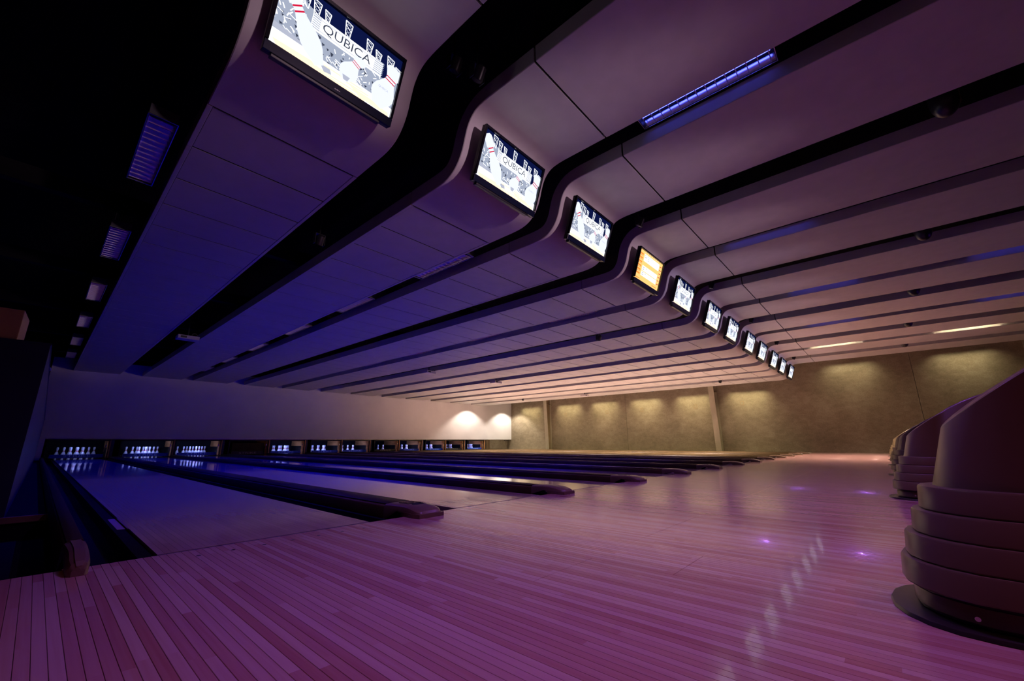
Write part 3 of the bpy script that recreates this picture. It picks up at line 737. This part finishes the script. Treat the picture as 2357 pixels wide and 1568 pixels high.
# ------------------------------------------------------------------ ball returns
def outline(cx, hx, yf, yb, n=10, p=2.15, rf=.20):
    """plan outline: blunt rounded nose at +y, square back"""
    pts = []
    for k in range(n+1):
        a = PI*k/n; c_, s_ = math.cos(a), math.sin(a)
        pts.append((cx+hx*math.copysign(abs(c_)**(2/p), c_), yf-rf+rf*abs(s_)**(2/p)))
    pts += [(cx-hx, yb), (cx+hx, yb)]
    return pts
def ball_return(x, label):
    t = thing('ball_return', label, 'ball return', (x, 0, 0), 0, 'ball returns along the approach')
    yb = -1.35
    def tier(nm, hx, yf, z0, z1, m_, r=.008, taper=.006):
        bm = bmesh.new(); o = outline
        loft(bm, [[(a, b_, z0) for a, b_ in o(0, hx-r*.4, yf-r*.4, yb+.02)], [(a, b_, z0+r*.6) for a, b_ in o(0, hx, yf, yb)], [(a, b_, z1-r) for a, b_ in o(0, hx-taper, yf-taper, yb)],
                  [(a, b_, z1-r*.25) for a, b_ in o(0, hx-taper-r*.35, yf-taper-r*.35, yb)], [(a, b_, z1) for a, b_ in o(0, hx-taper-r*1.4, yf-taper-r*1.4, yb+.02)]])
        return obj(nm, bm, m_, t, True)
    tier('base_plate', .250, .075, 0, .012, M['returndark'], .003, .002)
    tier('plinth', .20, .010, .012, .078, M['returndark'], .004, .002)
    tier('plinth_panel', .205, .014, .020, .064, M['return'], .004, .002)
    tier('shell_tier', .235, .034, .078, .149, M['return'])
    tier('shell_tier', .224, .014, .149, .219, M['return'])
    tier('shell_tier', .213, -.013, .219, .287, M['return'])
    tier('shell_tier', .202, -.040, .287, .358, M['return'])
    bm = bmesh.new()
    # hood: sloping rounded top
    hx = .170
    o1 = outline(0, hx+.008, -.083, yb); o2 = outline(0, hx, -.133, yb)
    def ztop(y):
        u = min(1, max(0, (-.133-y)/.75)); return .545+.36*math.sin(u*PI/2)**.9 if u > 0 else .545
    r1 = [(a, b_, .358) for a, b_ in o1]; r2_ = [(a, b_, ztop(b_)-.012) for a, b_ in o2]; r3 = [(a*.965, b_-.008, ztop(b_)-.002) for a, b_ in o2]; r4 = [(a*.90, b_-.02, ztop(b_)+.004) for a, b_ in o2]
    # subdivide the flank so the curve of the top shows
    def dense(r, f):
        pts = r[:11]; L_ = pts[-1]; R_ = pts[0]
        left = [f(L_[0], L_[1]+(yb-L_[1])*k/12) for k in range(1, 13)]; right = [f(R_[0], R_[1]+(yb-R_[1])*k/12) for k in range(12, 0, -1)]
        return pts+left+right
    R1 = dense(r1, lambda a, y: (a, y, .358)); R2 = dense(r2_, lambda a, y: (a, y, ztop(y)-.012)); R3 = dense(r3, lambda a, y: (a, y, ztop(y)-.002)); R4 = dense(r4, lambda a, y: (a, y, ztop(y)+.004))
    vs = loft(bm, [R1, R2, R3, R4], cap=False)
    top = vs[-1]; n = len(top); N = n
    # bridge the top across
    half = [(k, (11+12*2-1-k+ (10-10)) ) for k in range(0)]
    # nose points 0..10 (right to left), left 11..22, right 23..34 (from the back to the front)
    left = [top[k] for k in range(5, 11)]+[top[k] for k in range(11, 23)]
    right = [top[k] for k in range(5, -1, -1)]+[top[k] for k in range(34, 22, -1)]
    for a in range(len(left)-1):
        q = [left[a], left[a+1], right[a+1], right[a]]; q = list(dict.fromkeys(q)); bm.faces.new(q)
    obj('hood', bm, M['return'], t, True)
    bm = bmesh.new(); lathe(bm, [(.026, 0), (.026, .006), (.018, .008)], n=16)
    b2 = obj('cup_socket', bm, M['black'], t, True, loc=(-hx-.004, -.50, .56)); b2.rotation_euler = (0, -PI/2, 0)
    bm = bmesh.new(); lathe(bm, [(.006, 0), (.006, .004)], n=10)
    b3 = obj('base_bolt', bm, M['steel'], t, True, loc=(-.206, -.10, .04)); b3.rotation_euler = (0, -PI/2, 0)
RX = [1.925, 5.25, 8.60, 11.93, 15.26, 18.6]
RL = ['large grey stepped ball return at the right edge of the photo, nearest', 'grey stepped ball return, second nearest, just left of the large one', 'grey stepped ball return, third nearest in the row',
      'grey stepped ball return, fourth nearest in the row', 'grey stepped ball return, fifth nearest in the row', 'grey stepped ball return, farthest, in front of the concrete wall']
for x, l_ in zip(RX, RL): ball_return(x, l_)

# ------------------------------------------------------------------ left divider, box, coil
t = thing('divider_wall', 'long dark blue low divider wall left of the first lane', 'partition', (0, 0, 0))
bm = bmesh.new(); loft(bm, [[(-1.7, 4.73, z), (-.06, 4.73, z), (.045, 20.25, z), (-1.7, 20.25, z)] for z in (-.03, 1.235)]); obj('wall_body', bm, M['bluepaint'], t)
bm = bmesh.new(); loft(bm, [[(-1.7, 4.72, z), (-.055, 4.72, z), (.05, 20.25, z), (-1.7, 20.25, z)] for z in (1.235, 1.25)]); obj('top_rail', bm, M['bluepaint'], t)
b = obj('hinge', box(-.066, -.058, 5.6, 5.66, .60, .615), M['steel'], t)
o = obj('tan_box', box(-.60, 0, 0, .38, 0, .235, bev=.006), M['tan']); o.location = (-.235, 4.76, 1.25); o.rotation_euler.z = -.05
tag(o, 'tan painted box lying on top of the dark blue divider wall', 'box')
for a, b_ in ((-.05, .20), (-.02, .03)):
    pass
bm = bmesh.new(); tube(bm, [(.05*math.cos(a*PI/12), 0, .05*math.sin(a*PI/12)) for a in range(0, 20)], .007); o = obj('cable_loop', bm, M['proj'], None, True); o.location = (-.09, 7.0, 1.305)
tag(o, 'small white cable loop standing on the dark blue divider behind the tan box', 'cable')

# ------------------------------------------------------------------ projectors, spotlights, speakers
def projector(x, y, label, tiltz=0):
    t = thing('projector', label, 'projector', (x, y, 2.79), tiltz, 'projectors hanging between the baffles')
    obj('body', box(-.20, .20, -.14, .14, 0, .085, bev=.012), M['proj'], t)
    bm = bmesh.new(); lathe(bm, [(.035, 0), (.035, .02), (.028, .024)], n=18); o = obj('lens', bm, M['blackgloss'], t, True, loc=(.10, .14, .045)); o.rotation_euler = (-PI/2, 0, 0)
    obj('vent', box(-.15, -.04, -.144, -.139, .02, .065), M['black'], t)
    bm = bmesh.new(); lathe(bm, [(.045, .085), (.045, .095), (.017, .10), (.017, 1.75)], n=14); obj('pole', bm, M['black'], t, True)
    bm = bmesh.new(); tube(bm, [(.10+.05*math.cos(a*PI/8), -.12, .10+.045*math.sin(a*PI/8)) for a in range(-2, 10)], .004, 6); obj('cable', bm, M['black'], t, True)
projector(1.876, 11.6, 'grey projector hanging in the gap right of the first ceiling baffle')
projector(8.53, 11.4, 'grey projector hanging in the gap right of the fifth ceiling baffle', .1)
projector(11.86, 11.4, 'grey projector hanging in the gap right of the seventh ceiling baffle')
projector(18.52, 11.4, 'pale projector hanging in the gap right of the eleventh ceiling baffle')
def spot(x, y, z, label, two=False):
    t = thing('ceiling_spotlight', label, 'spotlight', (x, y, z), 0, 'small black ceiling spotlights')
    bm = bmesh.new(); lathe(bm, [(.045, 0), (.048, .02), (.045, .11), (.02, .13)], n=16); o = obj('lamp_head', bm, M['black'], t, True); o.rotation_euler = (.5, 0, 0)
    bm = bmesh.new(); lathe(bm, [(.036, -.002), (.030, .004)], n=16); o = obj('lens', bm, M['steel'], t, True); o.rotation_euler = (.5, 0, 0)
    bm = bmesh.new(); lathe(bm, [(.008, .10), (.008, 4.55-z)], n=8); obj('stem', bm, M['black'], t)
    bm = bmesh.new(); bx(bm, -.06, -.054, -.03, .03, -.0, .13); bx(bm, .054, .06, -.03, .03, 0, .13); bx(bm, -.06, .06, -.03, .03, .13, .136); obj('yoke', bm, M['black'], t)
spot(1.80, 2.25, 3.56, 'small black spotlight with blue glint in the gap by the first monitor, upper one')
spot(1.93, 2.10, 3.46, 'small black spotlight with blue glint in the gap by the first monitor, lower one')
for x, n_ in ((5.2, 'third'), (8.53, 'fifth'), (11.86, 'seventh'), (15.19, 'ninth'), (18.5, 'eleventh')):
    spot(x, 2.17, 3.50, 'small black spotlight in the gap right of the %s monitor' % n_)
for x, y, n_ in ((1.876, 4.84, 'first'), (8.53, 4.8, 'fifth'), (18.5, 4.84, 'eleventh')):
    spot(x, y, 2.86, 'small black spotlight over the lanes, in the gap right of the %s baffle' % n_)
spot(18.5, 15.6, 2.86, 'small black spotlight over the far lane ends near the masking wall corner')
for x, n_ in ((5.2, 'third'), (8.53, 'fifth'), (11.86, 'seventh'), (15.19, 'ninth'), (18.5, 'eleventh')):
    t = thing('pendant_speaker', 'dark rounded pendant speaker in the gap right of the %s baffle above the approach' % n_, 'speaker', (x, -.93, 3.49), 0, 'dark pendant speakers above the approach')
    bm = bmesh.new(); lathe(bm, [(.02, 0), (.05, .012), (.08, .045), (.10, .10), (.105, .16), (.105, .30), (.09, .33)], n=24); obj('shell', bm, M['black'], t, True)
    bm = bmesh.new(); lathe(bm, [(.012, .33), (.012, 1.05)], n=8); obj('stem', bm, M['black'], t)
    bm = bmesh.new(); bx(bm, -.03, .03, -.104, -.098, .10, .28); obj('badge_plate', bm, M['cap'], t)
